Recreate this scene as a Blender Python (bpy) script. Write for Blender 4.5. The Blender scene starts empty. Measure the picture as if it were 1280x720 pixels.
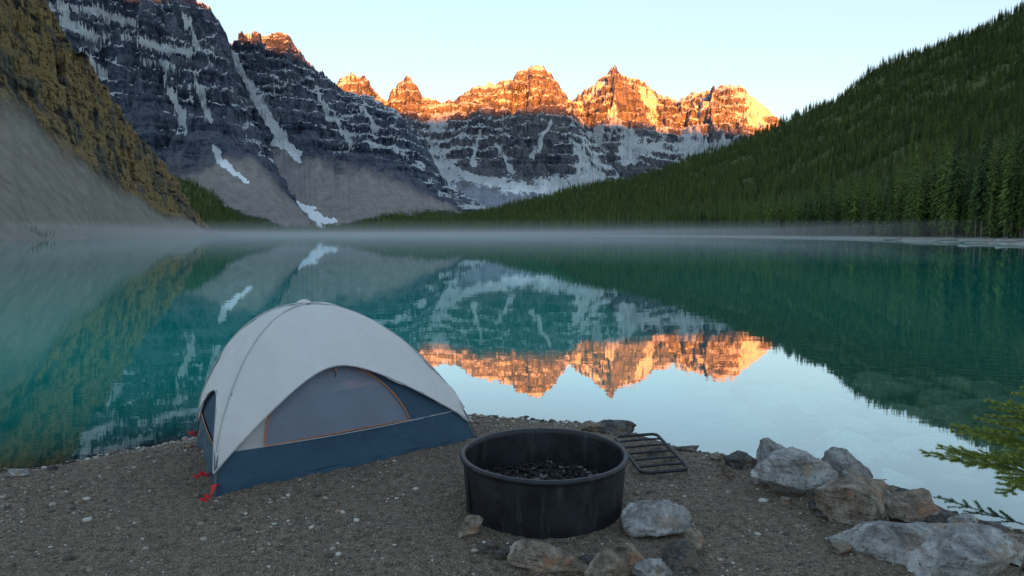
import bpy, bmesh, math, random
import numpy as np
from mathutils import Vector, noise as mnoise
random.seed(7); rng=np.random.default_rng(7)
scene=bpy.context.scene
scene.view_settings.view_transform='Standard'
scene.view_settings.look='None'; scene.view_settings.exposure=0
# ---------------------------------------------------------------- camera
H=1.65; FPX=853.0; PITCH=math.atan(67/FPX)
cam=bpy.data.cameras.new('camera'); co=bpy.data.objects.new('camera',cam)
scene.collection.objects.link(co); co.location=(0,0,H)
co.rotation_euler=(math.pi/2-PITCH,0,0)
cam.lens=24; cam.sensor_width=36; cam.clip_start=0.05; cam.clip_end=40000
scene.camera=co
CP,SP=math.cos(PITCH),math.sin(PITCH)
def W(px,py,Y):
    """survey: world point at range Y seen on bearing px,py of the reference photo"""
    k=(360-np.asarray(py,float))/FPX; Y=np.asarray(Y,float)
    dz=Y*(k*CP-SP)/(CP+k*SP); dep=Y*CP-dz*SP
    return (np.asarray(px,float)-640)/FPX*dep, Y, H+dz
def G(px,py,z=0.0):
    k=(360-py)/FPX
    r=(k*CP-SP)/(CP+k*SP); Y=(z-H)/r
    X,_,_=W(px,py,Y); return float(X),float(Y)
WL=-0.16
# ---------------------------------------------------------------- noise
def _h(ix,iy,seed):
    n=(ix.astype(np.int64)*374761393+iy.astype(np.int64)*668265263+seed*1442695041)&0xffffffff
    n=((n^(n>>13))*1274126177)&0xffffffff
    n=(n^(n>>16))&0xffffffff
    return n.astype(np.float64)/4294967295.0*2*math.pi
def perlin(x,y,seed=0):
    x=np.asarray(x,float);y=np.asarray(y,float)
    x0=np.floor(x);y0=np.floor(y);fx=x-x0;fy=y-y0
    u=fx*fx*fx*(fx*(fx*6-15)+10);v=fy*fy*fy*(fy*(fy*6-15)+10)
    def g(ax,ay):
        a=_h(x0+ax,y0+ay,seed); return np.cos(a)*(fx-ax)+np.sin(a)*(fy-ay)
    a=g(0,0)*(1-u)+g(1,0)*u; b=g(0,1)*(1-u)+g(1,1)*u
    return (a*(1-v)+b*v)*1.5
def fbm(x,y,o=5,seed=0,gain=.5):
    s=0;a=1;n=0
    for i in range(o):
        s=s+a*perlin(x,y,seed+i*17);n+=a;a*=gain;x=x*2.03+3.1;y=y*2.03-1.7
    return s/n
def ridged(x,y,o=5,seed=0,gain=.5):
    s=0;a=1;n=0
    for i in range(o):
        s=s+a*(1-2*np.abs(perlin(x,y,seed+i*31)));n+=a;a*=gain;x=x*2.07+1.3;y=y*2.07+5.2
    return s/n
def sstep(a,b,x):
    t=np.clip((x-a)/(b-a),0,1);return t*t*(3-2*t)
# ---------------------------------------------------------------- helpers
def link(o,parent=None):
    scene.collection.objects.link(o)
    if parent is not None:o.parent=parent
    return o
def grid_mesh(name,X,Y,Z,mat=None,smooth=True,parent=None,dolink=True):
    ny,nx=X.shape
    co_=np.stack([X,Y,Z],-1).reshape(-1,3).astype(np.float32)
    i=np.arange(ny*nx).reshape(ny,nx)
    f=np.stack([i[:-1,:-1],i[:-1,1:],i[1:,1:],i[1:,:-1]],-1).reshape(-1,4)
    me=bpy.data.meshes.new(name)
    me.vertices.add(len(co_));me.vertices.foreach_set('co',co_.ravel())
    me.loops.add(f.size);me.loops.foreach_set('vertex_index',f.ravel().astype(np.int32))
    me.polygons.add(len(f));me.polygons.foreach_set('loop_start',np.arange(0,f.size,4,dtype=np.int32))
    me.polygons.foreach_set('loop_total',np.full(len(f),4,dtype=np.int32))
    me.polygons.foreach_set('use_smooth',np.full(len(f),smooth))
    me.update(calc_edges=True)
    if mat:me.materials.append(mat)
    o=bpy.data.objects.new(name,me)
    if dolink:link(o,parent)
    return o
def poly_mesh(name,V,F,mats,parent=None,mi=None,smooth=False,dolink=True):
    me=bpy.data.meshes.new(name);me.from_pydata([tuple(v) for v in V],[],F)
    for m in (mats if isinstance(mats,list) else [mats]):me.materials.append(m)
    if mi is not None:me.polygons.foreach_set('material_index',mi)
    if smooth:me.polygons.foreach_set('use_smooth',[True]*len(F))
    me.update();o=bpy.data.objects.new(name,me)
    if dolink:link(o,parent)
    return o
def tube(name,pts,r,mat,parent=None,cyclic=False):
    cu=bpy.data.curves.new(name,'CURVE');cu.dimensions='3D';cu.bevel_depth=r;cu.bevel_resolution=2
    sp=cu.splines.new('POLY');sp.points.add(len(pts)-1)
    for i,p in enumerate(pts):sp.points[i].co=(p[0],p[1],p[2],1)
    sp.use_cyclic_u=cyclic;cu.materials.append(mat);cu.use_fill_caps=True
    return link(bpy.data.objects.new(name,cu),parent)
def set_attr(o,name,arr):
    a=o.data.attributes.new(name,'FLOAT','POINT');a.data.foreach_set('value',np.asarray(arr,np.float32).ravel())
def normals(o):
    n=np.zeros(len(o.data.vertices)*3,np.float32);o.data.vertex_normals.foreach_get('vector',n);return n.reshape(-1,3)
# ---------------------------------------------------------------- node helper
class N:
    def __init__(s,name):
        s.m=bpy.data.materials.new(name);s.m.use_nodes=True;s.t=s.m.node_tree;s.t.nodes.clear()
        s.out=s.t.nodes.new('ShaderNodeOutputMaterial')
    def n(s,ty,ins=None,**kw):
        nd=s.t.nodes.new(ty)
        for k,v in kw.items():setattr(nd,k,v)
        for k,v in (ins or {}).items():
            if isinstance(v,bpy.types.NodeSocket):s.t.links.new(v,nd.inputs[k])
            else:nd.inputs[k].default_value=v
        return nd
    def noise(s,scale,detail=4,rough=.55,vec=None,dist=0):
        i={'Scale':scale,'Detail':detail,'Roughness':rough,'Distortion':dist}
        if vec is not None:i['Vector']=vec
        return s.n('ShaderNodeTexNoise',i).outputs['Fac']
    def math(s,op,a,b=0.0,clamp=False):
        nd=s.n('ShaderNodeMath',{0:a,1:b},operation=op);nd.use_clamp=clamp;return nd.outputs[0]
    def mr(s,v,a,b,c=0.0,d=1.0):
        return s.n('ShaderNodeMapRange',{0:v,1:a,2:b,3:c,4:d}).outputs[0]
    def mix(s,f,a,b):
        nd=s.n('ShaderNodeMix',data_type='RGBA')
        for k,v in((0,f),(6,a),(7,b)):
            if isinstance(v,bpy.types.NodeSocket):s.t.links.new(v,nd.inputs[k])
            else:nd.inputs[k].default_value=v if k==0 else (v[0],v[1],v[2],1)
        return nd.outputs[2]
    def ramp(s,f,stops):
        nd=s.n('ShaderNodeValToRGB',{0:f});e=nd.color_ramp.elements
        while len(e)<len(stops):e.new(.5)
        for el,(p,c) in zip(e,stops):el.position=p;el.color=(c[0],c[1],c[2],1)
        return nd.outputs[0]
    def obj(s):return s.n('ShaderNodeTexCoord').outputs['Object']
    def mapv(s,v,sc):return s.n('ShaderNodeMapping',{0:v,3:sc}).outputs[0]
    def attr(s,name):return s.n('ShaderNodeAttribute',attribute_name=name).outputs['Fac']
    def bump(s,h,dist,strength=1.0,nrm=None):
        i={'Height':h,'Distance':dist,'Strength':strength}
        if nrm is not None:i['Normal']=nrm
        return s.n('ShaderNodeBump',i).outputs[0]
    def bsdf(s,col,rough=.8,normal=None,metal=0.0,spec=.3,**kw):
        i={'Base Color':col if isinstance(col,bpy.types.NodeSocket) else (col[0],col[1],col[2],1),'Roughness':rough,'Metallic':metal,'Specular IOR Level':spec}
        if normal is not None:i['Normal']=normal
        i.update(kw)
        b=s.n('ShaderNodeBsdfPrincipled',i);s.t.links.new(b.outputs[0],s.out.inputs[0]);return b
def simple(name,col,rough=.7,metal=0,nscale=60,var=.25,bd=.002):
    m=N(name);v=m.obj();n=m.noise(nscale,4,.6,v)
    c=m.mix(n,[x*(1-var) for x in col],[min(1,x*(1+var)) for x in col])
    m.bsdf(c,rough,m.bump(n,bd),metal);return m.m
# ---------------------------------------------------------------- materials
def rock_mat(name,dark,mid,light,scree,snowcol=(.86,.88,.92),veg=(.04,.065,.035),zs=.03,warm=None,k=1.0,bd=16):
    m=N(name);v=m.obj()
    strat=m.noise(1.0,5,.65,m.mapv(v,(.0025*k,.0025*k,zs)),.6)
    vert=m.noise(1.0,4,.6,m.mapv(v,(.03*k,.03*k,.004*k)))
    fine=m.noise(.09*k,6,.72,v)
    f=m.math('ADD',m.math('MULTIPLY',strat,.45),m.math('MULTIPLY',vert,.35))
    f=m.math('ADD',f,m.math('MULTIPLY',fine,.45));f=m.math('SUBTRACT',f,.145)
    c=m.ramp(f,[(.37,dark),(.46,mid),(.54,light),(.62,mid)])
    if warm:
        big=m.noise(.012*k,4,.6,v)
        c=m.mix(m.mr(big,.42,.52),c,m.ramp(f,[(.40,warm[0]),(.49,warm[1]),(.57,warm[0]),(.62,warm[1])]))
    sf=m.noise(.05*k,5,.7,v);sf2=m.noise(1.0,5,.7,m.mapv(v,(.05*k,.02*k,.03*k)))
    sc=m.mix(m.mr(m.math('ADD',m.math('MULTIPLY',sf,.6),m.math('MULTIPLY',sf2,.4)),.3,.7),[x*.6 for x in scree],[x*1.25 for x in scree])
    c=m.mix(m.attr('scree'),c,sc)
    vg=m.mr(m.math('ADD',m.attr('veg'),m.math('MULTIPLY',m.math('SUBTRACT',fine,.5),1.2)),.4,.6)
    c=m.mix(vg,c,veg)
    sn=m.mr(m.math('ADD',m.attr('snow'),m.math('MULTIPLY',m.math('SUBTRACT',m.noise(.035,7,.74,v),.5),1.8)),.48,.54)
    c=m.mix(sn,c,snowcol)
    hgt=m.math('ADD',m.math('MULTIPLY',fine,1.4),m.math('MULTIPLY',strat,1.0))
    nb=m.bump(m.math('MULTIPLY',hgt,m.math('SUBTRACT',1.0,m.math('MULTIPLY',m.attr('scree'),.85))),bd,.95)
    m.bsdf(c,.9,nb,0,.1);return m.m
M_A=rock_mat('cliff_rock',(.012,.012,.014),(.085,.075,.068),(.32,.26,.20),(.30,.25,.215),zs=.16,warm=((.045,.032,.022),(.66,.42,.18)),k=2.6,bd=9)
M_B=rock_mat('haze_blue_rock',(.020,.028,.048),(.085,.105,.165),(.22,.245,.31),(.30,.26,.25),zs=.035,bd=22)  # blue cast in these rock colours stands in for distance haze
M_D=rock_mat('summit_rock',(.038,.046,.072),(.13,.135,.175),(.28,.27,.28),(.30,.31,.37),zs=.028,bd=24)
# ---------------------------------------------------------------- mountains
def seg_d(px,py,line):
    d=np.full(px.shape,1e9)
    for (x0,y0,w0),(x1,y1,w1) in zip(line[:-1],line[1:]):
        dx,dy=x1-x0,y1-y0;t=np.clip(((px-x0)*dx+(py-y0)*dy)/(dx*dx+dy*dy),0,1)
        dd=np.hypot(px-x0-t*dx,py-y0-t*dy)-(w0+(w1-w0)*t);d=np.minimum(d,dd)
    return d
def bearing(X,Y,Z):
    dep=Y*CP-(Z-H)*SP;up=Y*SP+(Z-H)*CP
    return 640+FPX*X/dep,360-FPX*up/dep
def mountain(name,sky,base,ridge,scree,ts,mat,nu,nt,seed,rib=.12,riblen=350,terr=40,tmix=.6,jag=2.0,snow=.5,
             couloirs=(),vegline=None,gexp=1.15,back=.25,snowpatch=0.0,snowband=None):
    sky=np.array(sky,float)
    sx=sky[:,0];x0,x1=sx[0],sx[-1]
    p=np.linspace(x0,x1,nu)
    bY=np.interp(p,*zip(*base));rY=np.interp(p,*zip(*ridge))
    sy=np.interp(p,sx,sky[:,1])
    sy=sy-jag*(ridged(p/17,p*0+seed,5,seed,.62)*2.6-.6)
    Xr,_,Zr=W(p,sy,rY);u=Xr/rY
    bt=bY+(rY-bY)*ts
    scy=np.interp(p,*zip(*scree))+9*fbm(p/28,p*0+3,4,seed+5,.6)
    _,_,Zs=W(p,scy,bt);Zs=np.clip(Zs,0,Zr*.9)
    t=np.concatenate([np.linspace(0,1,nt),1+np.linspace(0,1,nt//6+2)[1:]*back])
    T,U=np.meshgrid(t,u,indexing='ij')
    Y=bY+(rY-bY)*T;X=U*Y
    zb=-3.0
    tt=np.clip(T/ts,0,1)
    Z=np.where(T<ts,zb+(Zs-zb)*tt**1.15,Zs+(Zr-Zs)*np.clip((T-ts)/(1-ts),0,1)**gexp)
    ht=Zr-Zs
    wgt=np.clip((T-ts*.8)/(.25),0,1)*np.clip((1.02-T)/.25,0,1)
    wx_=X+riblen*.35*fbm(X/(riblen*1.4),Y/(riblen*1.4),4,seed+2)
    r=ridged(wx_/riblen,Y/riblen*.5,6,seed,.55)
    r2=ridged(wx_/(riblen*.3),Y/(riblen*.5),5,seed+9,.6)
    Z=Z+wgt*ht*rib*(r-.15)+wgt*ht*rib*.45*r2
    S=terr
    zz=Z/S+1.3*fbm(X/600,Y/600,3,seed+3)+.5*fbm(X/110,Y/110,4,seed+4)
    fl=np.floor(zz);fr=zz-fl
    Zt=Z+S*((sstep(.35,.75,fr)-fr))
    tw=tmix*np.clip((T-ts)/.1,0,1)*np.where(T>1,0,1)*np.clip((1.0-T)/.06,.25,1)
    Z=Z*(1-tw)+Zt*tw
    S2=S*.28;zz=Z/S2+.9*fbm(X/150,Y/150,4,seed+13);fr=zz-np.floor(zz)
    Z=Z+S2*(sstep(.3,.8,fr)-fr)*tw*.8
    Z=Z+fbm(X/30,Y/30,4,seed+21)*ht*.014*np.clip((T-ts)/.1,0.1,1)
    # gullies and debris cones on the scree
    Z=Z+np.clip(T/ts,0,1)*(T<ts*1.1)*np.minimum(Zs*.10,12)*ridged(X/(riblen*.35),Y/(riblen*1.2),3,seed+33)*np.sin(np.clip(T/ts,0,1)*math.pi)
    bk=np.clip((T-1)/back,0,1);Z=Z-bk*(np.abs(Zr))*.85
    o=grid_mesh(name,X,Y,Z,mat)
    n=normals(o)[:,2].reshape(X.shape)
    P,Q=bearing(X,Y,Z)
    scr=1-sstep(ts*.85,ts*1.15,T+.06*fbm(X/60,Y/120,4,seed+40))
    pat=fbm(X/260,Y/260,4,seed+50);pat2=fbm(wx_/(riblen*.5),Y/(riblen*1.5),4,seed+52)
    sn=(sstep(.46,.80,n)*.75+.34*pat+.55*pat2)*snow*(1-scr)*sstep(ts,ts+.18,T)
    sn=sn+snowpatch*sstep(.0,.35,pat)*(1-scr*.6)
    if snowband is not None:
        by=np.interp(P,*zip(*snowband));sn=sn+.65*np.exp(-((Q-by)/14)**2)*(1+1.5*pat)
    wob=9*fbm(P/16,Q/16,4,seed+60);wob2=5*fbm(P/6,Q/6,3,seed+61)
    for ln in couloirs:
        d=seg_d(P+wob,Q+wob*.4,ln)+wob2*.8;sn=np.maximum(sn,1.3*(1-sstep(-2,2,d)))
    set_attr(o,'snow',np.clip(sn,0,1.4));set_attr(o,'scree',scr)
    vg=np.zeros_like(T)
    if vegline is not None:
        vy=np.interp(P,*zip(*vegline));vg=sstep(-14,14,Q-vy+10*fbm(X/50,Y/50,4,seed+70))
    set_attr(o,'veg',vg)
    return o
# near left cliff with scree fan
mountain('mountain',[(-420,-420),(-150,-210),(0,-62),(45,0),(75,42),(112,92),(150,150),(190,190),(222,228),(240,262),(258,285),(285,294)],
  base=[(-420,90),(-100,140),(0,200),(100,300),(250,700),(290,900)],ridge=[(-420,420),(-100,560),(0,640),(100,760),(250,1000),(290,1050)],
  scree=[(-420,20),(-150,90),(0,155),(60,185),(150,240),(258,290),(290,294)],ts=.24,mat=M_A,nu=520,nt=340,seed=3,rib=.30,riblen=90,terr=20,tmix=.8,jag=2.8,snow=.2)
# big left massif
mountain('mountain',[(-300,-200),(0,-110),(100,-60),(180,-25),(203,-6),(222,-10),(238,2),(262,15),(283,48),(296,95),(315,140),(338,190),(365,240),(400,285),(425,294)],
  base=[(-300,1100),(250,1300),(425,1500)],ridge=[(-300,2300),(250,2400),(425,2300)],
  scree=[(-300,200),(200,235),(270,205),(330,212),(400,289),(425,294)],ts=.3,mat=M_B,nu=620,nt=380,seed=11,rib=.28,riblen=300,terr=48,jag=2.2,snow=1.22,
  couloirs=[[(268,186,4),(280,205,4),(310,228,2)],[(40,0,4),(85,30,5),(130,52,3)],[(60,8,3),(120,14,4),(170,30,3)],[(180,78,3),(215,82,3)],[(150,45,3),(205,60,4),(240,66,2)],[(100,60,2),(128,95,4)],[(232,20,2),(250,60,3)],[(205,95,2),(225,140,3),(230,165,2)],[(245,95,2),(262,150,3)]],
  vegline=[(-300,215),(220,222),(250,238),(300,262),(350,282),(425,290)])
# second left massif
mountain('mountain',[(230,90),(270,66),(290,57),(305,48),(318,41),(328,50),(345,46),(362,48),(372,66),(390,85),(408,100),(430,118),(465,125),(495,140),(515,160),(532,182),(548,215),(560,232),(590,250),(620,268),(650,285)],
  base=[(230,1500),(450,1600),(650,1900)],ridge=[(230,2900),(360,3000),(470,2900),(650,2700)],
  scree=[(230,195),(330,200),(380,205),(430,212),(500,232),(560,256),(650,290)],ts=.36,mat=M_B,nu=620,nt=380,seed=23,rib=.28,riblen=330,terr=50,jag=2.0,snow=1.14,
  couloirs=[[(284,58,3),(305,95,4),(330,140,5),(352,172,7),(374,200,4)],[(345,178,4),(372,190,3)],[(350,243,2),(385,262,4),(400,275,6),(418,276,2)],[(392,262,4),(402,284,3)],
            [(420,150,2),(440,182,3)],[(312,155,2),(320,190,3)],[(395,110,2),(412,150,3)],[(455,135,2),(470,165,3)]],vegline=[(230,262),(330,275),(420,284),(480,268),(560,262),(650,270)])
# sunlit summits
DL=[(330,200),(380,140),(415,110),(428,98),(440,94),(455,99),(468,118),(484,127),(492,112),(508,99),(520,106),(527,125),(545,130),(570,128),(590,114),(612,107),(640,103),(652,90),(672,82),(686,93),(700,112),(713,130),(735,165),(765,200),(800,235),(850,275),(880,290)]
mountain('mountain',DL,base=[(330,2600),(880,2900)],ridge=[(330,4700),(500,4500),(530,4300),(700,4200),(880,4000)],
  scree=[(330,230),(520,228),(600,240),(700,245),(800,262),(880,291)],ts=.33,mat=M_D,nu=760,nt=400,seed=37,rib=.27,riblen=420,terr=62,jag=2.6,snow=1.4,
  couloirs=[[(560,205,2),(585,222,5),(640,232,4),(680,238,3)],[(735,205,2),(745,225,3)],[(600,165,2),(590,205,3)],[(690,150,1),(665,195,3)],[(620,180,1),(640,215,3)]],vegline=[(330,262),(880,262)],snowpatch=.25,snowband=[(330,225),(560,222),(640,235),(720,230),(880,260)])
DR=[(640,240),(690,160),(713,133),(722,122),(745,108),(757,96),(768,86),(780,98),(800,104),(822,120),(848,130),(862,121),(885,118),(905,110),(925,111),(942,126),(968,149),(1000,167),(1060,190),(1150,215)]
mountain('mountain',DR,base=[(640,3300),(1150,3300)],ridge=[(640,4900),(770,4700),(850,5100),(920,4900),(1150,4800)],
  scree=[(640,240),(800,236),(1150,240)],ts=.3,mat=M_D,nu=700,nt=380,seed=51,rib=.27,riblen=420,terr=62,jag=2.6,snow=1.35,vegline=[(640,262),(1150,262)],snowpatch=.5,snowband=[(640,215),(800,185),(1150,190)])
# unseen ridge added behind the viewpoint, height set to shade all but the summits
x=np.linspace(-12000,12000,300);tt=np.linspace(0,2,90)
XX,TT=np.meshgrid(x,tt);YY=-5500-2500*TT
ZZ=1329*(1-np.abs(TT-1))**1.2+fbm(XX/700,YY/700,5,5)*60*(1-np.abs(TT-1))+ -3
ZZ=np.where(np.abs(TT-1)<.03,np.minimum(ZZ,1350),ZZ)
o=grid_mesh('mountain',XX[:,::-1],YY,ZZ,M_B)
for a in('snow','scree','veg'):set_attr(o,a,np.zeros(XX.size)+(.2 if a=='snow' else 0)+(.6 if a=='veg' else 0))
# ---------------------------------------------------------------- conifers
m=N('conifer_foliage');g=m.n('ShaderNodeNewGeometry');oi=m.n('ShaderNodeObjectInfo')
c=m.mix(g.outputs['Random Per Island'],(.04,.09,.03),(.18,.26,.055))
c=m.mix(oi.outputs['Random'],m.mix(.65,c,(.02,.052,.032)),m.mix(.55,c,(.27,.33,.065)))
b=m.bsdf(c,.8,None,0,.15);M_FOL=m.m
M_BARK=simple('conifer_bark',(.24,.19,.15),.95,0,8,.4,.02)
def conifer(name,h,rad,seed,levels,nb,lo=.12):
    r=random.Random(seed);V=[];F=[];MI=[]
    k=6;rings=[(0,.17),(h*.5,.11),(h,.01)]
    for z,rr in rings:
        for i in range(k):a=i*2*math.pi/k;V.append((rr*math.cos(a),rr*math.sin(a),z))
    for j in range(2):
        for i in range(k):
            F.append((j*k+i,j*k+(i+1)%k,(j+1)*k+(i+1)%k,(j+1)*k+i));MI.append(1)
    for l in range(levels):
        q=l/(levels-1);z=h*(lo+(1-lo)*q**.95)
        R=rad*((1-q)**.75)*(0.55+.45*min(1,q*6))+.12
        for bb in range(nb):
            if r.random()<.13:continue
            a=r.random()*6.283;L=R*r.uniform(.55,1.15);dr=r.uniform(.15,.55)*L
            ca,sa=math.cos(a),math.sin(a);z1=z+r.uniform(-.3,.3)*h/levels
            up=.18*L if q>.6 else 0
            nseg=3
            for s in range(nseg):
                f0,f1=s/nseg,(s+1)/nseg
                w=(.34*L)*(1-f0*.75)*r.uniform(.7,1.2)+.06
                def P(f,sd,dz=0):
                    x=f*L;zz=z1+up*f-dr*f*f+dz
                    return (ca*x-sa*sd,sa*x+ca*sd,zz)
                n=len(V)
                V+= [P(f0,0,.05*L),P(f1+.12,w*.9*r.uniform(.6,1.1),-.18*w),P(f0+.10,w*.35,-.10*w),P(f1+.12,-w*.9*r.uniform(.6,1.1),-.18*w),P(f0+.1,-w*.35,-.1*w),P(f1+.1,0,0)]
                F+= [(n,n+2,n+1),(n,n+1,n+5),(n,n+3,n+4),(n,n+5,n+3)];MI+=[0]*4
    return poly_mesh(name,V,F,[M_FOL,M_BARK],mi=MI,dolink=False)
tcol=bpy.data.collections.new('conifer_trees')
specs=[(17,2.0,1,34,9,.10),(20,2.1,2,38,9,.16),(14,1.8,3,30,9,.06),(22,1.9,4,40,8,.25),(11,1.6,5,26,9,.05),(18,1.4,6,34,8,.3)]
for i,(h,r_,s,l,n,lo) in enumerate(specs):tcol.objects.link(conifer('conifer_tree_shape_%d'%i,h,r_,s,l,n,lo))
def forest(name,pts,scl,idx):
    me=bpy.data.meshes.new(name);me.vertices.add(len(pts));me.vertices.foreach_set('co',np.asarray(pts,np.float32).ravel())
    o=bpy.data.objects.new(name,me);link(o)
    for nm,ty,arr in(('scl','FLOAT',np.asarray(scl,np.float32)),('idx','INT',np.asarray(idx,np.int32)),('rot','FLOAT',rng.random(len(pts)).astype(np.float32)*6.28)):
        a=me.attributes.new(nm,ty,'POINT');a.data.foreach_set('value',arr)
    ng=bpy.data.node_groups.new(name,'GeometryNodeTree')
    ng.interface.new_socket('Geometry',in_out='INPUT',socket_type='NodeSocketGeometry');ng.interface.new_socket('Geometry',in_out='OUTPUT',socket_type='NodeSocketGeometry')
    nd=ng.nodes;L=ng.links
    i=nd.new('NodeGroupInput');ou=nd.new('NodeGroupOutput');ip=nd.new('GeometryNodeInstanceOnPoints')
    ci=nd.new('GeometryNodeCollectionInfo');ci.inputs[0].default_value=tcol;ci.inputs[1].default_value=True;ci.inputs[2].default_value=True
    m2p=nd.new('GeometryNodeMeshToPoints')
    def at(nm,ty):
        a=nd.new('GeometryNodeInputNamedAttribute');a.data_type=ty;a.inputs[0].default_value=nm;return a.outputs[0]
    L.new(i.outputs[0],m2p.inputs[0]);L.new(m2p.outputs[0],ip.inputs['Points']);L.new(ci.outputs[0],ip.inputs['Instance'])
    ip.inputs['Pick Instance'].default_value=True
    L.new(at('idx','INT'),ip.inputs['Instance Index']);L.new(at('scl','FLOAT'),ip.inputs['Scale'])
    cx=nd.new('ShaderNodeCombineXYZ');L.new(at('rot','FLOAT'),cx.inputs[2]);L.new(cx.outputs[0],ip.inputs['Rotation'])
    L.new(ip.outputs[0],ou.inputs[0])
    md=o.modifiers.new('scatter','NODES');md.node_group=ng
    return o
# forested hill on the right
m=N('forest_floor');v=m.obj();n1=m.noise(.08,5,.7,v)
cg=m.mix(n1,(.045,.065,.028),(.18,.20,.07));cb=m.mix(m.noise(.8,5,.7,v),(.30,.28,.25),(.62,.59,.54))
c=m.mix(m.attr('beach'),cg,cb);m.bsdf(c,.95,m.bump(n1,1.0),0,.1);M_FF=m.m
class Hill:
    def __init__(s,sky,base,ridge,gexp,beach):
        p=np.linspace(sky[0][0],sky[-1][0],400);s.bY=np.interp(p,*zip(*base));s.rY=np.interp(p,*zip(*ridge))
        sy=np.interp(p,*zip(*sky));X,_,s.Zr=W(p,sy,s.rY);s.u=X/s.rY;s.gexp=gexp;s.beach=beach
    def z(s,u,Y):
        b=np.interp(u,s.u,s.bY);r=np.interp(u,s.u,s.rY);Zr=np.interp(u,s.u,s.Zr)
        b=b+9*fbm(u*40,u*0,4,9)
        t=(Y-b-s.beach)/(r-b-s.beach)
        Z=np.where(t<0,-.6+1.4*np.clip((Y-b)/s.beach,-2,1),.8+(Zr-.8)*np.clip(t,0,1)**s.gexp-np.clip(t-1,0,9)*Zr*1.2)
        nz=fbm(u*Y/120,Y/120,4,77)
        Z=Z+np.clip(t,0,.6)*Zr*.16*nz
        return Z,t
def build_hill(hl,u0,u1,nu,nt,tmax,ntree,hs=1.0,near=0):
    u=np.linspace(u0,u1,nu);b=np.interp(u,hl.u,hl.bY);r=np.interp(u,hl.u,hl.rY)
    q=np.linspace(0,1,nt)**1.7
    YY=(b-12)+(r*tmax-b+12)*q[:,None];UU=np.broadcast_to(u,YY.shape);Z,T=hl.z(UU,YY)
    o=grid_mesh('hill',UU*YY,YY,Z,M_FF);set_attr(o,'beach',1-sstep(-.01,.02,T))
    n=ntree*3;uu=rng.uniform(u0,u1,n);bb=np.interp(uu,hl.u,hl.bY);rr=np.interp(uu,hl.u,hl.rY)*1.02
    Yt=np.sqrt(bb**2+(rr**2-bb**2)*rng.random(n));Z,T=hl.z(uu,Yt);Xt=uu*Yt
    keep=(T>0.0)&(fbm(Xt/60,Yt/60,3,5)>-.38);idx=np.where(keep)[0][:ntree]
    P=np.stack([Xt[idx],Yt[idx],Z[idx]-.2],-1);S=rng.uniform(.5,1.15,len(idx))*hs*(1+.35*np.exp(-(Yt[idx]-bb[idx])/120))
    if near:
        uu=rng.uniform(u0,u1,near);bb=np.interp(uu,hl.u,hl.bY)
        Yt=bb+hl.beach+rng.random(near)**1.3*60;Z,T=hl.z(uu,Yt);ok=T>0
        P=np.concatenate([P,np.stack([uu*Yt,Yt,Z-.2],-1)[ok]]);S=np.concatenate([S,(.25+1.15*rng.random(near)**.6)[ok]])
    return P,S
E=Hill([(430,290),(500,284),(560,279),(600,268),(640,258),(700,243),(760,230),(840,212),(900,189),(960,164),(1000,149),(1040,125),(1080,100),(1130,75),(1200,45),(1280,18),(1400,-20),(1700,-80)],
  [(430,1600),(500,1500),(600,1250),(700,960),(850,600),(1000,350),(1150,185),(1280,122),(1400,98),(1700,70)],
  [(430,1750),(600,1700),(960,1550),(1280,1300),(1700,1200)],1.55,20)
P1,S1=build_hill(E,-.18,1.05,420,260,1.15,40000,1.0,1300)
F_=Hill([(200,222),(240,232),(270,246),(300,258),(340,272),(380,283),(420,283),(450,270),(480,264),(520,266),(560,272),(600,276),(660,285)],
  [(200,900),(300,1250),(400,1500),(660,1500)],[(200,1300),(300,1600),(400,1900),(660,2000)],1.2,6)
P2,S2=build_hill(F_,-.5,.02,240,80,1.1,9000,.85,600)
PP=np.concatenate([P1,P2]);SS=np.concatenate([S1,S2])
uu=rng.uniform(-.80,-.66,60);bb=np.interp(uu,[-.8,-.75,-.6],[185,200,300])
PL=np.stack([uu*(bb+4),bb+4,np.zeros(60)+.5],-1)
forest('conifer_forest',np.concatenate([PP,PL]),np.concatenate([SS,rng.uniform(.12,.3,60)]),rng.integers(0,6,len(PP)+60))
# ---------------------------------------------------------------- ground sheet
shp=[(-150,612),(0,590),(60,582),(110,573),(200,556),(300,540),(450,522),(590,519),(650,521),(740,531),(800,546),(860,563),(940,578),(1000,583),(1060,592),(1120,622),(1200,648),(1290,668)]
sh=[G(a,b,WL) for a,b in shp]
sh=[(-9000,-300),(-120,-5),(-20,2.2),(-7,4.3)]+sh+[(4.3,3.4),(8,1.5),(100,-25),(9000,-600)]
shx=np.array([a for a,b in sh]);shy=np.array([b for a,b in sh])
FX,FY,FR_,FT=.195,4.10,.495,.31
def shore_d(X,Y):
    ys=np.interp(X,shx,shy)+.10*fbm(X*1.7,X*0,4,3)+.04*fbm(X*7,X*0,3,4)
    d=(ys-Y);return d*np.where(np.abs(X)<6,.85,1)
def ground_z(X,Y):
    d=shore_d(X,Y)
    land=WL+.16*sstep(-.05,.75,d)
    shelf=.30-.22*sstep(.8,2.8,X)
    bed=WL-.01-shelf*np.abs(d)-.04*sstep(0,.3,-d);bed=np.maximum(bed,-9)
    z=np.where(d>0,land,np.minimum(bed+.01,land))
    nm=np.clip(1-np.hypot(X,Y-5)/14,0,1)
    fl=1-.85*np.exp(-((X-FX)**2+(Y-FY)**2)/.9)
    z=z+nm*(fl*.045*fbm(X*.9,Y*.9,4,8)+.024*fl*fbm(X*5,Y*5,4,12)+.016*fbm(X*22,Y*22,3,15))-.02*(1-fl)
    return z
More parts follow.
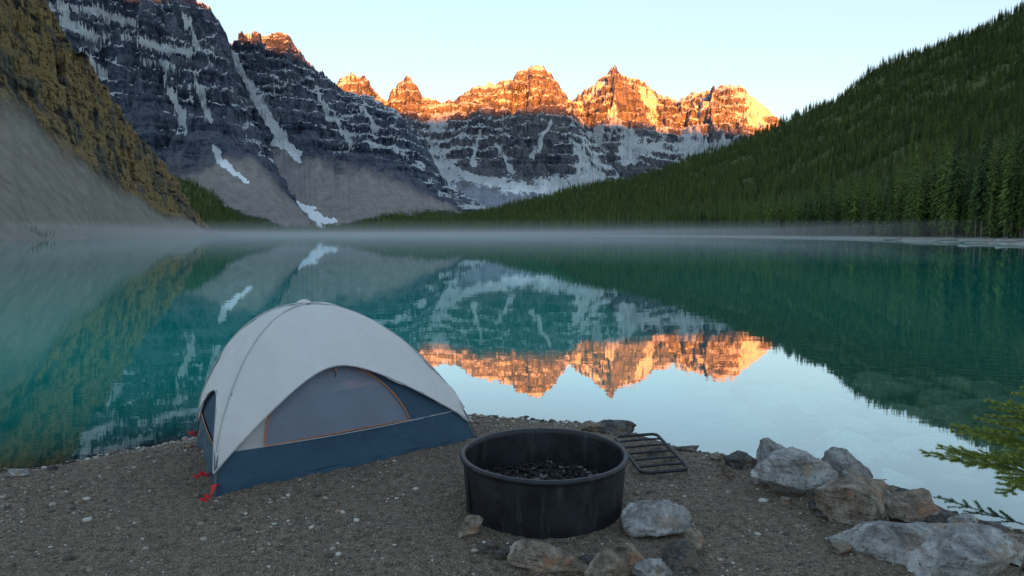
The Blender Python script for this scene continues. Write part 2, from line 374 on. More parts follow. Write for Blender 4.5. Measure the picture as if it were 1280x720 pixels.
def spread(lo,hi,step,far_lo,far_hi,g=1.12):
    c=list(np.arange(lo,hi,step));s=step;a=c[-1]
    while a<far_hi:s*=g;a+=s;c.append(a)
    s=step;a=c[0];pre=[]
    while a>far_lo:s*=g;a-=s;pre.append(a)
    return np.array(pre[::-1]+c)
gx=spread(-4.2,4.4,.02,-9000,9000);gy=spread(2.6,8.2,.02,-9000,9000)
XX,YY=np.meshgrid(gx,gy);ZZ=ground_z(XX,YY)
m=N('campsite_dirt');v=m.obj()
n1=m.noise(1.3,5,.6,v);n2=m.noise(22,6,.74,v);n3=m.n('ShaderNodeTexVoronoi',{'Vector':v,'Scale':70.0}).outputs['Distance'];n4=m.noise(140,3,.7,v)
c=m.mix(m.mr(n2,.36,.64),(.09,.062,.042),(.49,.375,.275))
c=m.mix(m.mr(n1,.35,.65),c,m.mix(.5,c,(.33,.25,.185)))
c=m.mix(m.mr(n4,.54,.68),c,(.66,.57,.48))
c=m.mix(m.mr(n4,.46,.34),c,(.045,.034,.026))
wet=m.attr('wet');c=m.mix(wet,c,m.mix(.6,c,(.03,.03,.03)))
bed=m.attr('bed')
vr=m.n('ShaderNodeTexVoronoi',{'Vector':v,'Scale':2.6});c2=m.mix(m.mr(m.math('ADD',vr.outputs['Distance'],m.math('MULTIPLY',n1,.3)),.25,.7),(.80,.80,.62),(.07,.12,.08));c=m.mix(bed,c,c2)
hh=m.math('ADD',m.math('MULTIPLY',n2,1.0),m.math('MULTIPLY',n3,-.7));hh=m.math('ADD',hh,m.math('MULTIPLY',n4,.35))
m.bsdf(c,m.mr(wet,0,1,.95,.45),m.bump(hh,.045,1.0),0,.2);M_G=m.m
go=grid_mesh('ground',XX,YY,ZZ,M_G)
D=shore_d(XX,YY);set_attr(go,'wet',(1-sstep(-.02,.28,D+.1*fbm(XX*3,YY*3,4,2))));set_attr(go,'bed',sstep(.05,.5,-D))
# ---------------------------------------------------------------- water
wx=spread(-6,8,.12,-8000,8000,1.15);wy=spread(3,10,.12,-60,8000,1.15)
XX,YY=np.meshgrid(wx,wy)
m=N('lake_water');v=m.obj()
rip=m.noise(1.0,3,.5,m.mapv(v,(.7,1.6,1)));rip2=m.noise(1.0,3,.5,m.mapv(v,(5,9,1)))
nb=m.bump(m.math('ADD',m.math('MULTIPLY',rip,.005),m.math('MULTIPLY',rip2,.0005)),1.0,.25)
fr=m.n('ShaderNodeFresnel',{'IOR':1.333}).outputs[0]
fac=m.math('POWER',fr,.48,True)
gl=m.n('ShaderNodeBsdfGlossy',{'Color':(.91,.98,1,1),'Roughness':.015,'Normal':nb})
df=m.n('ShaderNodeBsdfDiffuse',{'Color':(.0,.45,.36,1)})
tr=m.n('ShaderNodeBsdfTransparent',{'Color':(.84,1,.98,1)})
bm_=m.n('ShaderNodeMixShader',{0:m.attr('deep'),1:tr.outputs[0],2:df.outputs[0]})
mx=m.n('ShaderNodeMixShader',{0:fac,1:bm_.outputs[0],2:gl.outputs[0]})
m.t.links.new(mx.outputs[0],m.out.inputs[0]);M_W=m.m
wo=grid_mesh('lake_water',XX,YY,XX*0+WL,M_W)
dp=np.clip(WL-ground_z(XX,YY),0,50);set_attr(wo,'deep',1-np.exp(-dp*np.where(XX>2.5,.55,1.3)))
# mist over the far water
m=N('mist');vs=m.n('ShaderNodeVolumeScatter',{'Color':(1,1,1,1),'Density':.0019,'Anisotropy':-.1});m.t.links.new(vs.outputs[0],m.out.inputs['Volume'])
V=[(x,y,z) for z in(-.1,5.0) for x,y in((-170,150),(150,150),(700,1650),(-1000,1650))]
poly_mesh('mist',V,[(3,2,1,0),(4,5,6,7),(0,1,5,4),(1,2,6,5),(2,3,7,6),(3,0,4,7)],m.m)
# ---------------------------------------------------------------- rocks
def rockmat(name,a,b,cc,lich):
    m=N(name);v=m.obj();n1=m.noise(5,6,.7,v,.8);n2=m.noise(38,5,.72,v);n5=m.noise(1.0,5,.7,m.mapv(v,(3,3,16)),.5)
    c=m.ramp(m.math('ADD',m.math('MULTIPLY',n1,.6),m.math('MULTIPLY',n5,.4)),[(.38,a),(.5,b),(.60,cc)])
    c=m.mix(m.mr(n2,.53,.68),c,[x*.25 for x in b]);c=m.mix(m.mr(m.noise(6,4,.7,v),.54,.66),c,lich)
    c=m.mix(m.mr(n2,.40,.30),c,cc)
    h=m.math('ADD',m.math('ADD',n1,m.math('MULTIPLY',n2,.35)),m.math('MULTIPLY',n5,.6))
    m.bsdf(c,.85,m.bump(h,.065,1.0),0,.25);return m.m
R_G=rockmat('grey_stone',(.15,.145,.14),(.42,.405,.39),(.72,.70,.67),(.42,.31,.23))
R_B=rockmat('brown_stone',(.11,.082,.065),(.33,.26,.20),(.56,.49,.42),(.50,.28,.17))
R_D=rockmat('dark_stone',(.035,.034,.033),(.13,.12,.113),(.30,.28,.26),(.24,.18,.13))
def rock_geo(seed,sub=5,ncut=15,rough=.06):
    r=random.Random(seed);bm=bmesh.new();bmesh.ops.create_icosphere(bm,subdivisions=sub,radius=1)
    cuts=[(Vector((r.gauss(0,1),r.gauss(0,1),r.gauss(0,.9))).normalized(),r.uniform(.38,.78)) for _ in range(ncut)]
    off=Vector((r.random()*99,r.random()*99,r.random()*99))
    for v in bm.verts:
        p=v.co.copy()
        for n,d in cuts:
            e=p.dot(n)-d+.05*mnoise.noise(p*2.2+off)
            if e>0:p-=n*e*.97
        k=mnoise.fractal(p*1.6+off,1.0,2.1,4)*rough*1.8+mnoise.fractal(p*6+off,.9,2.1,4)*rough*.9
        v.co=p*(1+k)
    mx=[max(abs(v.co[i]) for v in bm.verts) for i in range(3)]
    for v in bm.verts:v.co=Vector([v.co[i]/mx[i] for i in range(3)])
    return bm
def rock(px,py,w,h,dep,mat,seed,rz=0,sink=.22,name='rock'):
    x,y=G(px,py,0.0)
    bm=rock_geo(seed,5 if w>.2 else 4)
    for v in bm.verts:v.co=Vector((v.co.x*w/2,v.co.y*dep/2,v.co.z*h/2*1.2))
    me=bpy.data.meshes.new(name);bm.to_mesh(me);bm.free();me.materials.append(mat)
    me.polygons.foreach_set('use_smooth',[True]*len(me.polygons))
    o=bpy.data.objects.new(name,me);link(o)
    z=float(ground_z(np.array([x]),np.array([y+dep*.4]))[0]);z=max(z,WL-.05)
    o.location=(x,y+dep*.45,z+h*(.5-sink));o.rotation_euler=(0,0,rz);return o
# bearings: centre-x, base-y, width m, height m, depth m
L=[(975,580,.36,.26,.28,R_G,0),(1003,626,.56,.38,.40,R_G,.3),(1066,618,.38,.30,.34,R_G,-.2),(1085,664,.64,.40,.44,R_B,.15),(1148,660,.36,.20,.26,R_B,.2),
 (930,586,.28,.14,.22,R_D,.1),(912,598,.11,.08,.1,R_B,.6),(950,606,.14,.09,.1,R_G,.2),(1150,712,.66,.22,.42,R_G,-.3),(1235,738,.56,.24,.38,R_G,.2),(1190,668,.32,.14,.24,R_D,.5),(1232,690,.34,.14,.26,R_B,.1),(1268,704,.30,.14,.24,R_G,.4),
 (1118,648,.24,.16,.2,R_G,.7),(1058,692,.14,.06,.1,R_B,.3),(1215,672,.20,.11,.14,R_G,.3),(1120,686,.16,.09,.1,R_D,.9),(1166,680,.18,.10,.12,R_B,.9),(1040,652,.18,.11,.14,R_D,.5),(1020,606,.22,.2,.2,R_B,.3),
 (1195,694,.16,.09,.12,R_G,1.2),(1250,676,.18,.08,.14,R_D,.2),(1140,636,.18,.10,.16,R_D,.1),(1100,700,.12,.06,.1,R_G,.6),(1270,684,.16,.08,.14,R_B,.9),(960,562,.16,.08,.14,R_B,.9),
 (772,541,.42,.12,.35,R_D,.2),(742,536,.24,.09,.2,R_B,.6),(858,560,.32,.08,.18,R_D,.1),(670,523,.14,.04,.1,R_G,.2),(696,525,.08,.03,.08,R_G,.4),(820,572,.2,.05,.14,R_D,.9),(897,574,.14,.06,.1,R_B,.4),
 (15,598,.16,.05,.12,R_G,.4),(60,590,.09,.04,.08,R_D,.4),(1022,640,.12,.06,.1,R_D,.1),(985,632,.1,.05,.1,R_B,.1),(1010,562,.34,.12,.2,R_D,.5)]
for i,(px,py,w,h,d,mt,rz) in enumerate(L):rock(px,py,w,h,d,mt,100+i,rz)
# stones around the fire ring
L=[(588,674,.15,.12,.13,R_B,.3),(682,720,.50,.15,.2,R_B,-.1),(632,698,.14,.06,.12,R_D,.4),(775,726,.38,.21,.2,R_B,.5),(826,672,.40,.18,.30,R_G,-.2),(806,644,.22,.12,.16,R_B,.8),(855,716,.24,.19,.2,R_D,.3),(868,690,.16,.11,.12,R_B,.9),(735,712,.14,.08,.1,R_D,.1),(820,732,.24,.14,.16,R_G,.2),(612,692,.10,.05,.08,R_D,.2)]
for i,(px,py,w,h,d,mt,rz) in enumerate(L):rock(px,py,w,h,d,mt,200+i,rz)
# submerged rocks on the right shelf
r=random.Random(5)
V=[];F=[]
for i in range(120):
    x=r.uniform(2.6,9);y=r.uniform(4.2,11);
    if shore_d(np.array([x]),np.array([y]))[0]>-.3:continue
    b=rock_geo(400+i,3,10,.05);sc=r.uniform(.10,.45);z=float(ground_z(np.array([x]),np.array([y]))[0]);n=len(V)
    for v in b.verts:V.append((x+v.co.x*sc,y+v.co.y*sc*.8,min(WL-.02,z+.1*sc+v.co.z*sc*.5)))
    for f in b.faces:F.append(tuple(n+q.index for q in f.verts))
    b.free()
poly_mesh('submerged_rocks',V,F,rockmat('submerged_stone',(.45,.44,.3),(.78,.77,.55),(.88,.88,.68),(.5,.45,.28)),smooth=True)
# gravel
def gravel(name,pts,sizes,mats,seed):
    r=np.random.default_rng(seed);bm=bmesh.new();bmesh.ops.create_icosphere(bm,subdivisions=1,radius=1)
    bv=np.array([v.co[:] for v in bm.verts]);bf=np.array([[q.index for q in f.verts] for f in bm.faces]);bm.free()
    n=len(pts);sc=np.stack([sizes*r.uniform(.7,1.3,n),sizes*r.uniform(.7,1.3,n),sizes*r.uniform(.35,.7,n)],-1)
    v=bv[None]*(1+r.uniform(-.28,.2,(n,len(bv),1)));v=v*sc[:,None];a=r.uniform(0,6.28,n);c_,s_=np.cos(a)[:,None],np.sin(a)[:,None]
    vx=v[...,0]*c_-v[...,1]*s_;vy=v[...,0]*s_+v[...,1]*c_;v=np.stack([vx,vy,v[...,2]],-1)+pts[:,None]
    f=(bf[None]+(np.arange(n)*len(bv))[:,None,None]).reshape(-1,3)
    me=bpy.data.meshes.new(name);me.vertices.add(n*len(bv));me.vertices.foreach_set('co',v.astype(np.float32).ravel())
    me.loops.add(f.size);me.loops.foreach_set('vertex_index',f.ravel().astype(np.int32));me.polygons.add(len(f))
    me.polygons.foreach_set('loop_start',np.arange(0,f.size,3,dtype=np.int32));me.polygons.foreach_set('loop_total',np.full(len(f),3,dtype=np.int32))
    me.update(calc_edges=True)
    for q in mats:me.materials.append(q)
    me.polygons.foreach_set('material_index',np.repeat(r.integers(0,len(mats),n),len(bf)).astype(np.int32))
    return link(bpy.data.objects.new(name,me))
P1=[simple('pebble_a',(.21,.17,.135),.9,0,30,.4),simple('pebble_b',(.38,.32,.265),.9,0,30,.3),simple('pebble_c',(.09,.075,.062),.85,0,30,.3),simple('pebble_d',(.30,.225,.17),.9,0,30,.3),simple('pebble_e',(.52,.48,.43),.9,0,30,.3)]
n=60000;gxp=rng.uniform(-4.6,4.8,n);gyp=rng.uniform(2.7,8,n);d=shore_d(gxp,gyp)
keep=(d>-.5)&(rng.random(n)<(.55+.45*np.exp(-np.abs(d)/.25)))&(rng.random(n)<.6+fbm(gxp*1.2,gyp*1.2,3,6))
gxp,gyp,d=gxp[keep],gyp[keep],d[keep]
sz=.0035+.008*rng.random(len(gxp))**3+np.exp(-np.abs(d)/.22)*.024*rng.random(len(gxp))**2+(rng.random(len(gxp))<.035)*rng.uniform(.005,.022,len(gxp))
gravel('gravel',np.stack([gxp,gyp,ground_z(gxp,gyp)+sz*.15],-1),sz,P1,3)
# ---------------------------------------------------------------- fire ring
fp=bpy.data.objects.new('fire_ring',None);link(fp);fp.location=(FX,FY,0)
m=N('blackened_steel');v=m.obj();n1=m.noise(6,6,.65,v);n2=m.noise(60,5,.7,v);st=m.noise(1,5,.6,m.mapv(v,(14,14,2)))
c=m.mix(m.mr(n1,.3,.7),(.012,.013,.016),(.036,.040,.050));c=m.mix(m.mr(st,.58,.75),c,(.075,.073,.072));c=m.mix(m.mr(n2,.64,.76),c,(.09,.055,.035))
m.bsdf(c,m.mr(n1,.3,.7,.34,.58),m.bump(m.math('ADD',n2,n1),.004,.7),.35,.5);M_ST=m.m
prof=[(FR_-.028,-.04),(FR_-.018,-.04),(FR_-.010,.08),(FR_-.003,.2),(FR_,FT-.035),(FR_+.014,FT-.028),(FR_+.021,FT-.016),(FR_+.020,FT-.004),(FR_+.012,FT+.003),(FR_-.004,FT+.003),(FR_-.012,FT-.003),(FR_-.014,FT-.03),(FR_-.016,.15),(FR_-.028,-.04)]
k=128;V=[];F=[]
for j in range(k):
    a=2*math.pi*j/k;wob=1+.004*math.sin(3*a+1)+.002*math.sin(7*a)
    for r_,z in prof:V.append((r_*wob*math.cos(a),r_*wob*math.sin(a),z+.01+.003*math.sin(2*a)))
q=len(prof)
for j in range(k):
    for i in range(q-1):F.append((j*q+i,((j+1)%k)*q+i,((j+1)%k)*q+i+1,j*q+i+1))
w=poly_mesh('ring_wall',V,F,M_ST,fp,smooth=True)
try:w.data.set_sharp_from_angle(angle=math.radians(50))
except Exception:pass
def box(name,sx,sy,sz,loc,rz,mat,parent,bev=.003):
    bm=bmesh.new();bmesh.ops.create_cube(bm,size=1)
    for v in bm.verts:v.co=Vector((v.co.x*sx,v.co.y*sy,v.co.z*sz))
    bmesh.ops.bevel(bm,geom=bm.edges[:],offset=bev,segments=2,affect='EDGES')
    me=bpy.data.meshes.new(name);bm.to_mesh(me);bm.free();me.materials.append(mat);o=bpy.data.objects.new(name,me);link(o,parent);o.location=loc;o.rotation_euler=(0,0,rz);return o
def disc(name,r_,loc,axis_a,mat,parent,thick=.008):
    bm=bmesh.new();bmesh.ops.create_cone(bm,cap_ends=True,segments=20,radius1=r_,radius2=r_*.8,depth=thick)
    me=bpy.data.meshes.new(name);bm.to_mesh(me);bm.free();me.materials.append(mat);o=bpy.data.objects.new(name,me);link(o,parent)
    o.location=loc;o.rotation_euler=(math.pi/2,0,axis_a+math.pi/2);return o
for i,(a,z) in enumerate([(-2.2,.17),(-2.06,.10),(-1.9,.06),(-1.0,.2)]):
    rr_=FR_-.012+.012*z/.3
    disc('bolt_%d'%i,.012,(rr_*math.cos(a),rr_*math.sin(a),z),a,M_ST,fp)
a=-2.75;box('overlap_seam',.012,.05,FT-.08,((FR_-.004)*math.cos(a),(FR_-.004)*math.sin(a),.14),a,M_ST,fp)
# ash bed
a_=np.linspace(0,2*math.pi,90);rr=np.linspace(0,FR_-.020,40);RR,AA=np.meshgrid(rr,a_)
X_=RR*np.cos(AA);Y_=RR*np.sin(AA);Z_=.085+.02*fbm(X_*7+3,Y_*7,4,2)+.02*(1-RR/FR_)
m=N('ash');v=m.obj();n1=m.noise(14,6,.7,v);n2=m.noise(90,5,.7,v)
c=m.mix(m.mr(n1,.35,.65),(.018,.017,.016),(.08,.073,.067));c=m.mix(m.mr(n2,.6,.72),c,(.3,.28,.26));m.bsdf(c,.95,m.bump(n2,.01),0,.2)
ash=grid_mesh('ash_bed',X_[::-1],Y_[::-1],Z_[::-1],m.m,parent=fp)
n=900;a=rng.uniform(0,6.28,n);r_=np.sqrt(rng.random(n))*(FR_-.06);xs=r_*np.cos(a);ys=r_*np.sin(a)
ch=gravel('charcoal',np.stack([xs,ys,.11+.02*fbm(xs*7+3,ys*7,4,2)],-1),.005+.02*rng.random(n)**1.6,[simple('charcoal',(.012,.012,.013),.55,0,60,.4),simple('char_grey',(.03,.029,.028),.9,0,60,.4),simple('charcoal_b',(.02,.019,.018),.7,0,60,.4),simple('charcoal_c',(.015,.015,.015),.5,0,60,.4),simple('charcoal_d',(.015,.014,.014),.6,0,60,.4),simple('ash_stone',(.15,.14,.13),.9,0,60,.6)],8)
ch.parent=fp
# grate lying behind the ring
gp=bpy.data.objects.new('fire_grate',None);link(gp)
x,y=G(812,566,0.05);gp.location=(x,y,.055);gp.rotation_euler=(math.radians(5),math.radians(-2),math.radians(8))
w2,d2=.17,.33;fr_=[]
for cx,cy,a0 in((w2-.05,d2-.05,0),(-w2+.05,d2-.05,90),(-w2+.05,-d2+.05,180),(w2-.05,-d2+.05,270)):
    for t in range(0,91,15):
        a=math.radians(a0+t);fr_.append((cx+.05*math.cos(a),cy+.05*math.sin(a),0))
tube('frame',fr_,.012,M_ST,gp,True)
for i,yy in enumerate(np.linspace(-d2+.1,d2-.1,5)):tube('bar_%d'%i,[(-w2,yy,0),(0,yy,.004),(w2,yy,0)],.009,M_ST,gp)
# ---------------------------------------------------------------- tent
TH=1.07
FL=Vector((*G(272,619),0));FRc=Vector((*G(594,549),0));BL=Vector((*G(249,549),0))
A=(FRc-FL)/2;B=(BL-FL)/2;C=FL+A+B
LEAN=Vector((-.20,-.02,0))
tp=bpy.data.objects.new('tent',None);link(tp)
E1,E2=2.05,1.38
def s_of(z):return (1-min(1,max(0,z/TH))**E2)**(1/E1)
def z_of(s):return TH*(max(0,1-s**E1))**(1/E2)
def lean(p,z):return p+LEAN*(max(0,z/TH)**1.1)
DIR=[lambda w:(w,-1),lambda w:(1,w),lambda w:(-w,1),lambda w:(-1,-w)]
def surf(k,w,z,off=0.0,bul=0.0):
    s=s_of(z);a,b=DIR[k](w);p=C+A*(a*s)+B*(b*s)
    out=(A*a+B*b);out=out.normalized() if out.length else out
    n0=DIR[k](0);nd=(A*n0[0]+B*n0[1]).normalized()
    up=max(0.0,z/TH)**1.5
    p=p+out*(off*(1-up*.8))+nd*bul;p.z=z+off*up
    return lean(p,z)
def patch(name,k,w0,w1,lo,hi,mat,off=0,nw=36,nz=26,bul=None,wr=0):
    V=[];F=[]
    for i in range(nw+1):
        f=i/nw
        for j in range(nz+1):
            g=1-(1-j/nz)**1.5
            w_=w0+(w1-w0)*f
            l,h_=lo(w_),hi(w_);z=l+(h_-l)*g
            bl=bul(w_,g) if bul else 0
            p=surf(k,w_,z,off,bl)
            if wr:
                nn=mnoise.noise(Vector((p.x*5,p.y*5,p.z*2.5)))*wr+mnoise.noise(Vector((p.x*17,p.y*17,p.z*5)))*wr*.35
                # tension folds running from the corners to the hem
                nn+=wr*.8*math.sin((abs(w_)*9+z*14))*(abs(w_)**3)*(1-g)
                p=p+(p-C).normalized()*nn
            V.append(p)
    for i in range(nw):
        for j in range(nz):
            a=i*(nz+1)+j;F.append((a,a+nz+1,a+nz+2,a+1))
    return poly_mesh(name,V,F,mat,tp,smooth=True)
def fabric(name,col,rough=.75,trans=0.0,weave=900,var=.12,alpha=1.0):
    m=N(name);v=m.obj();n1=m.noise(5,5,.6,v);n2=m.noise(weave,2,.5,v)
    c=m.mix(n1,[x*(1-var) for x in col],[min(1,x*(1+var)) for x in col])
    b=m.bsdf(c,rough,m.bump(m.math('ADD',m.math('MULTIPLY',n1,1.0),m.math('MULTIPLY',n2,.06)),.05,.7),0,.3)
    if trans:
        t=m.n('ShaderNodeBsdfTranslucent',{'Color':(col[0],col[1],col[2],1)});mx=m.n('ShaderNodeMixShader',{0:trans,1:b.outputs[0],2:t.outputs[0]})
        m.t.links.new(mx.outputs[0],m.out.inputs[0]);b=mx
    if alpha<1:
        t=m.n('ShaderNodeBsdfTransparent');mx=m.n('ShaderNodeMixShader',{0:alpha,1:t.outputs[0],2:b.outputs[0]});m.t.links.new(mx.outputs[0],m.out.inputs[0])
    return m.m
T_FLY=fabric('fly_fabric',(.86,.82,.81),.6,.15,var=.08);T_TUB=fabric('floor_fabric',(.035,.085,.135),.55)
T_GREY=fabric('body_fabric',(.66,.63,.62),.8,.3);T_MESH=fabric('mesh_fabric',(.06,.11,.17),.9,0,alpha=.85)
T_DOOR=fabric('door_mesh',(.30,.33,.42),.9,.2,alpha=.8)
T_TRIM=simple('orange_trim',(.50,.19,.08),.7);T_POLE=simple('tent_pole',(.12,.12,.13),.4,.5);T_RED=simple('red_webbing',(.65,.02,.03),.7);T_SEAM=simple('seam_tape',(.45,.45,.47),.7)
tub=lambda w:.23+.02*w*w
edge=[lambda w:.14+.54*(1-abs(w)**1.9),lambda w:.14+.3*(1-abs(w)**2),lambda w:.14+.2*(1-abs(w)**2),lambda w:.14+.36*(1-abs(w)**2)]
top=lambda w:TH*.9999
for k,nm in enumerate(('front','right','back','left')):
    patch('floor_wall_'+nm,k,-1,1,lambda w:-.02,tub,T_TUB,.012,bul=lambda w,g:-.02*(1-w*w)*math.sin(g*3),wr=.018,nw=60)
    if k==0:
        patch('body_front_a',0,-1,-.68,tub,top,T_GREY,0);patch('body_front_b',0,.48,1,tub,top,T_MESH,0)
        patch('body_front_c',0,-.68,.48,lambda w:.70,top,T_GREY,0)
    else:patch('body_'+nm,k,-1,1,tub,top,T_MESH,0)
    br=(lambda w,g:.06*(1-w*w)*(1-g)**2) if k==0 else (lambda w,g:-.015*(1-w*w)*math.sin(g*3.1))
    patch('fly_'+nm,k,-1,1,edge[k],top,T_FLY,.035,nw=70,nz=56,bul=br,wr=.016)
    tube('fly_hem_'+nm,[surf(k,w,edge[k](w),.037,br(w,0)) for w in np.linspace(-1,1,41)],.005,T_SEAM,tp)
    tube('tub_seam_'+nm,[surf(k,w,tub(w),.014) for w in np.linspace(-1,1,41)],.004,T_TRIM if k==3 else T_SEAM,tp)
# door
z0,dh=.242,.47;wc,wh=-.10,.58
def hw(z):return wh*(max(0,1-((z-z0)/dh)**2.6))**.5
V=[];F=[];nz=26;nw=24
for j in range(nz+1):
    z=z0+dh*(1-(1-j/nz)**1.6)
    for i in range(nw+1):
        q=2*i/nw-1
        V.append(surf(0,wc+hw(z)*q,z,.012,.012*math.sin(q*7+z*9)*(1-abs(q))-.008))
for j in range(nz):
    for i in range(nw):
        a=j*(nw+1)+i;F.append((a,a+1,a+nw+2,a+nw+1))
poly_mesh('door_panel',V,F,T_DOOR,tp,smooth=True)
# fabric surround between the door arch and the side panels
for sgn,mt in((-1,T_GREY),(1,T_MESH)):
    V=[];F=[]
    for j in range(nz+1):
        z=z0+dh*(1-(1-j/nz)**1.6)
        a0=wc+sgn*hw(z);a1=-.685 if sgn<0 else .485
        for i in range(7):V.append(surf(0,a0+(a1-a0)*i/6,z,.004))
    for j in range(nz):
        for i in range(6):
            a=j*7+i;F.append((a,a+1,a+8,a+7))
    poly_mesh('door_surround',V,F,mt,tp,smooth=True)
loop=[surf(0,wc-hw(z0+dh*q),z0+dh*q,.016) for q in 1-(1-np.linspace(0,1,24))**2]+[surf(0,wc+hw(z0+dh*q),z0+dh*q,.016) for q in (1-(1-np.linspace(0,1,24))**2)[::-1]]
tube('door_trim',loop,.006,T_TRIM,tp,True)
p=surf(0,-.02,.64,.03);tube('door_toggle',[p,p+Vector((0,-.02,-.26))],.005,T_POLE,tp);tube('toggle_tab',[p+Vector((0,0,.02)),p],.009,T_TRIM,tp)
# tent floor
poly_mesh('tent_floor',[FL+Vector((0,0,.03)),FRc+Vector((0,0,.03)),FRc+BL-FL+Vector((0,0,.03)),BL+Vector((0,0,.03))],[(0,1,2,3)],T_TUB,tp)
for i,(a,b) in enumerate(((-1,-1),(1,-1))):
    pts=[]
    for q in np.linspace(-1,1,61):
        s_=abs(q);zz=z_of(min(1,s_));dv=A*(a*q)+B*(b*q);pts.append(lean(C+dv*1.012+Vector((0,0,zz+.012)),zz))
    tube('pole_%d'%i,pts,.0055,T_POLE,tp)
    pts=[]
    for q in np.linspace(-.93,.93,61):
        s_=abs(q);z=z_of(s_)
        out=(A*(a*q)+B*(b*q));o_=out.normalized() if out.length>1e-6 else Vector((0,0,0))
        up=(z/TH)**1.5;pp=C+out+o_*(.036*(1-up*.8));pp.z=z+.036*up+.002;pts.append(lean(pp,z))
    tube('fly_seam_%d'%i,pts,.006,T_SEAM,tp)
# roof vent hump
V=[];F=[]
vc=C+LEAN+Vector((-.06,.08,0))
for j in range(9):
    e=j/8*math.pi/2
    for i in range(24):
        a=i/24*2*math.pi;V.append(vc+Vector((.07*math.cos(a)*math.cos(e),.06*math.sin(a)*math.cos(e),TH+.0+.06*math.sin(e))))
for j in range(8):
    for i in range(24):F.append((j*24+i,j*24+(i+1)%24,(j+1)*24+(i+1)%24,(j+1)*24+i))
poly_mesh('roof_vent',V,F,T_FLY,tp,smooth=True)
# stake straps
def strap(nm,p0,p1):
    d=(p1-p0);sd=Vector((-d.y,d.x,0)).normalized()
    V=[];F=[];n=18
    for i in range(n+1):
        t=i/n;p=p0+d*t+Vector((0,0,.02*math.sin(t*9)+.012));w_=.018+.004*math.sin(t*11)
        s2=(sd*math.cos(t*2.5)+Vector((0,0,1))*math.sin(t*2.5)*.5)
        V+=[p-s2*w_,p+s2*w_]
    for i in range(n):F.append((2*i,2*i+1,2*i+3,2*i+2))
    o=poly_mesh(nm,V,F,T_RED,tp);md=o.modifiers.new('t','SOLIDIFY');md.thickness=.003
    tube(nm+'_cord',[p1+Vector((.0,.0,.02))+Vector((math.cos(a)*.022,math.sin(a)*.018,.008*math.sin(a*2))) for a in np.linspace(0,5.5,20)],.006,T_RED,tp)
    tube(nm+'_stake',[p1+Vector((-.01,-.01,-.02)),p1+Vector((.0,.0,.06)),p1+Vector((.025,0,.055))],.004,T_POLE,tp)
def gv(px,py,z=.01):x,y=G(px,py,z);return Vector((x,y,z+.02))
strap('strap_front',gv(276,598)+Vector((0,0,.04)),gv(247,602));strap('strap_low',FL+Vector((0,0,.05)),gv(256,632));strap('strap_back',BL+Vector((.01,0,.04)),gv(239,547))
tube('guy_line',[surf(3,-1,.16,.04),gv(239,549)],.002,T_POLE,tp)
# ---------------------------------------------------------------- sapling at the shore
m=N('fir_needles');g=m.n('ShaderNodeNewGeometry');c=m.mix(g.outputs['Random Per Island'],(.13,.21,.035),(.42,.46,.09));m.bsdf(c,.6,None,0,.3);M_ND=m.m
r=random.Random(9);V=[];F=[];MI=[]
base=Vector((3.60,4.45,-.12));hgt=.85
def stick(p0,p1,r0,r1):
    d=(p1-p0).normalized();u_=d.orthogonal().normalized();w_=d.cross(u_);n=len(V)
    for p,rr in((p0,r0),(p1,r1)):
        for i in range(5):
            a=i*2*math.pi/5;V.append(p+u_*rr*math.cos(a)+w_*rr*math.sin(a))
    for i in range(5):F.append((n+i,n+(i+1)%5,n+5+(i+1)%5,n+5+i));MI.append(1)
def needles(p0,p1,dens,ln):
    d=(p1-p0);L_=d.length;d.normalize();nn=int(L_*dens)
    for i in range(nn):
        p=p0+d*(L_*(i+r.random())/nn);rv=Vector((r.gauss(0,1),r.gauss(0,1),r.gauss(0,.6)));rv-=d*rv.dot(d);rv.normalize()
        tip=p+(rv*.8+d*.6).normalized()*ln*r.uniform(.7,1.1);sd=d.cross(rv)*.0026;n=len(V)
        V.extend([p-sd-d*.001,p+sd+d*.001,tip]);F.append((n,n+1,n+2));MI.append(0)
stick(base,base+Vector((0,0,hgt)),.018,.004)
for i in range(48):
    q=r.random()**1.1;z=.12+q*(hgt-.14);L_=(.66*(1-q)**.9+.08)*r.uniform(.75,1.05);a=r.uniform(2.3,4.1) if i<36 else r.random()*6.28
    dv=Vector((math.cos(a),math.sin(a),r.uniform(.0,.25)));p0=base+Vector((0,0,z));prev=p0;n_=7
    for s_ in range(n_):
        t=(s_+1)/n_;p=p0+dv*L_*t+Vector((0,0,-.12*L_*t*t+.06*L_*t**3));stick(prev,p,.005*(1.1-t),.004*(1.1-t));needles(prev,p,800,.025)
        if s_>0:
            for sd in(-1,1):
                l2=L_*.42*(1.15-t)*r.uniform(.7,1.1);sv=Vector((-dv.y,dv.x,0))*sd;e=p+(dv*.75+sv*.8+Vector((0,0,r.uniform(-.15,.2)))).normalized()*l2
                stick(p,e,.0022,.001);needles(p,e,950,.023)
        prev=p
poly_mesh('fir_sapling',V,F,[M_ND,M_BARK],mi=MI)
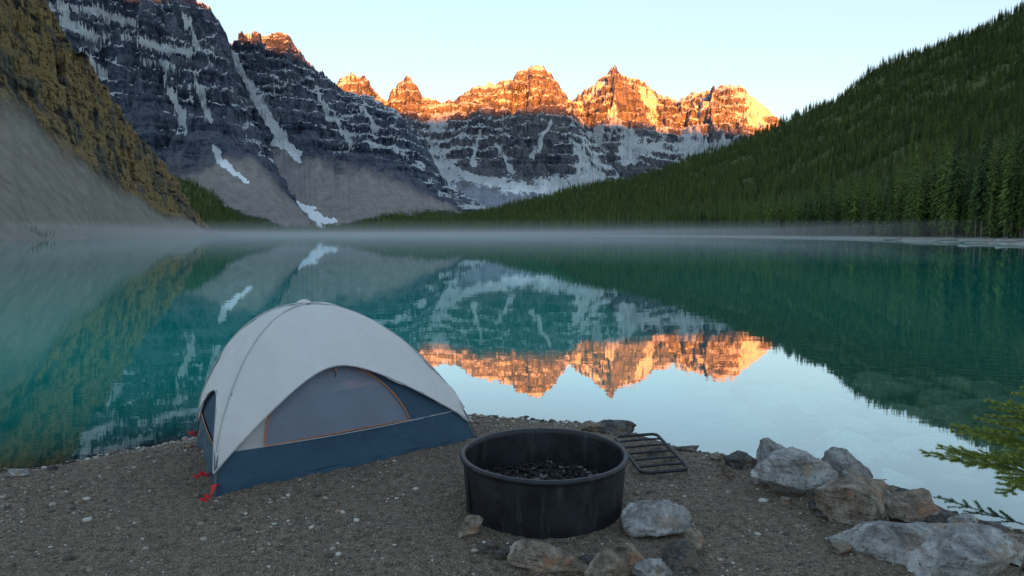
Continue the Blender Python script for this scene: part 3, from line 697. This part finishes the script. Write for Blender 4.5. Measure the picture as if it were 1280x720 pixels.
# ---------------------------------------------------------------- driftwood on the far beach
M_DW=simple('driftwood',(.46,.43,.39),.9,0,3,.3,.02)
def log(p0,p1,r0,r1,seed):
    r=random.Random(seed);n=10;k=9;V=[];F=[];p0=Vector(p0);p1=Vector(p1);d=(p1-p0);u_=d.orthogonal().normalized();w_=d.normalized().cross(u_)
    for i in range(n+1):
        t=i/n;c_=p0+d*t+Vector((0,0,.12*math.sin(t*5+seed)));rr=(r0+(r1-r0)*t)*r.uniform(.88,1.1)
        for j in range(k):
            a=j*2*math.pi/k;V.append(c_+u_*rr*math.cos(a)+w_*rr*math.sin(a))
    for i in range(n):
        for j in range(k):F.append((i*k+j,i*k+(j+1)%k,(i+1)*k+(j+1)%k,(i+1)*k+j))
    F.append(tuple(range(k-1,-1,-1)));F.append(tuple(n*k+j for j in range(k)))
    for b in range(4):
        t=r.uniform(.2,.95);c_=p0+d*t;e=c_+Vector((r.uniform(-1,1),r.uniform(-1,1),r.uniform(.5,1.4)));n0=len(V);V+= [c_+Vector((.08,0,0)),c_-Vector((.08,0,0)),c_+Vector((0,.1,0)),e];F+=[(n0,n0+1,n0+3),(n0+1,n0+2,n0+3),(n0+2,n0,n0+3)]
    poly_mesh('driftwood_log',V,F,M_DW,smooth=True)
for i,(px,Y,l,r0,da) in enumerate([(1185,163,8,.32,.1),(1225,144,9,.34,-.05),(1262,131,7,.30,.15),(1120,212,9,.3,.05),(1205,151,6,.26,.5),(1150,190,5,.2,-.3)]):
    u_=(px-640)/FPX;x=u_*Y;ub=np.array([u_]);z=float(E.z(ub,np.array([Y+0.0]))[0][0]);z=max(z,-.1)+.25
    log((x-l/2,Y-da*l,z),(x+l/2,Y+da*l,z+.25),r0,r0*.5,i)
# ---------------------------------------------------------------- light
SE=math.radians(3.0);AZ=math.radians(6)   # sun is behind the viewer, a little to the right
sd=Vector((math.sin(AZ)*math.cos(SE),-math.cos(AZ)*math.cos(SE),math.sin(SE)))
su=bpy.data.lights.new('sun','SUN');su.energy=29.0;su.angle=math.radians(.5);su.color=(1,.235,.004)
so=bpy.data.objects.new('sun',su);link(so);so.rotation_euler=sd.to_track_quat('Z','Y').to_euler()
w=bpy.data.worlds.new('World');scene.world=w;w.use_nodes=True;nt=w.node_tree;nt.nodes.clear()
sk=nt.nodes.new('ShaderNodeTexSky');sk.sky_type='NISHITA';sk.sun_disc=False;sk.sun_elevation=SE;sk.sun_rotation=math.pi-AZ;sk.altitude=1900;sk.air_density=1;sk.dust_density=.4;sk.ozone_density=1.5
gm=nt.nodes.new('ShaderNodeGamma');gm.inputs[1].default_value=.58
bg=nt.nodes.new('ShaderNodeBackground');bg.inputs[1].default_value=.73;ow=nt.nodes.new('ShaderNodeOutputWorld')
nt.links.new(sk.outputs[0],gm.inputs[0]);nt.links.new(gm.outputs[0],bg.inputs[0]);nt.links.new(bg.outputs[0],ow.inputs[0])
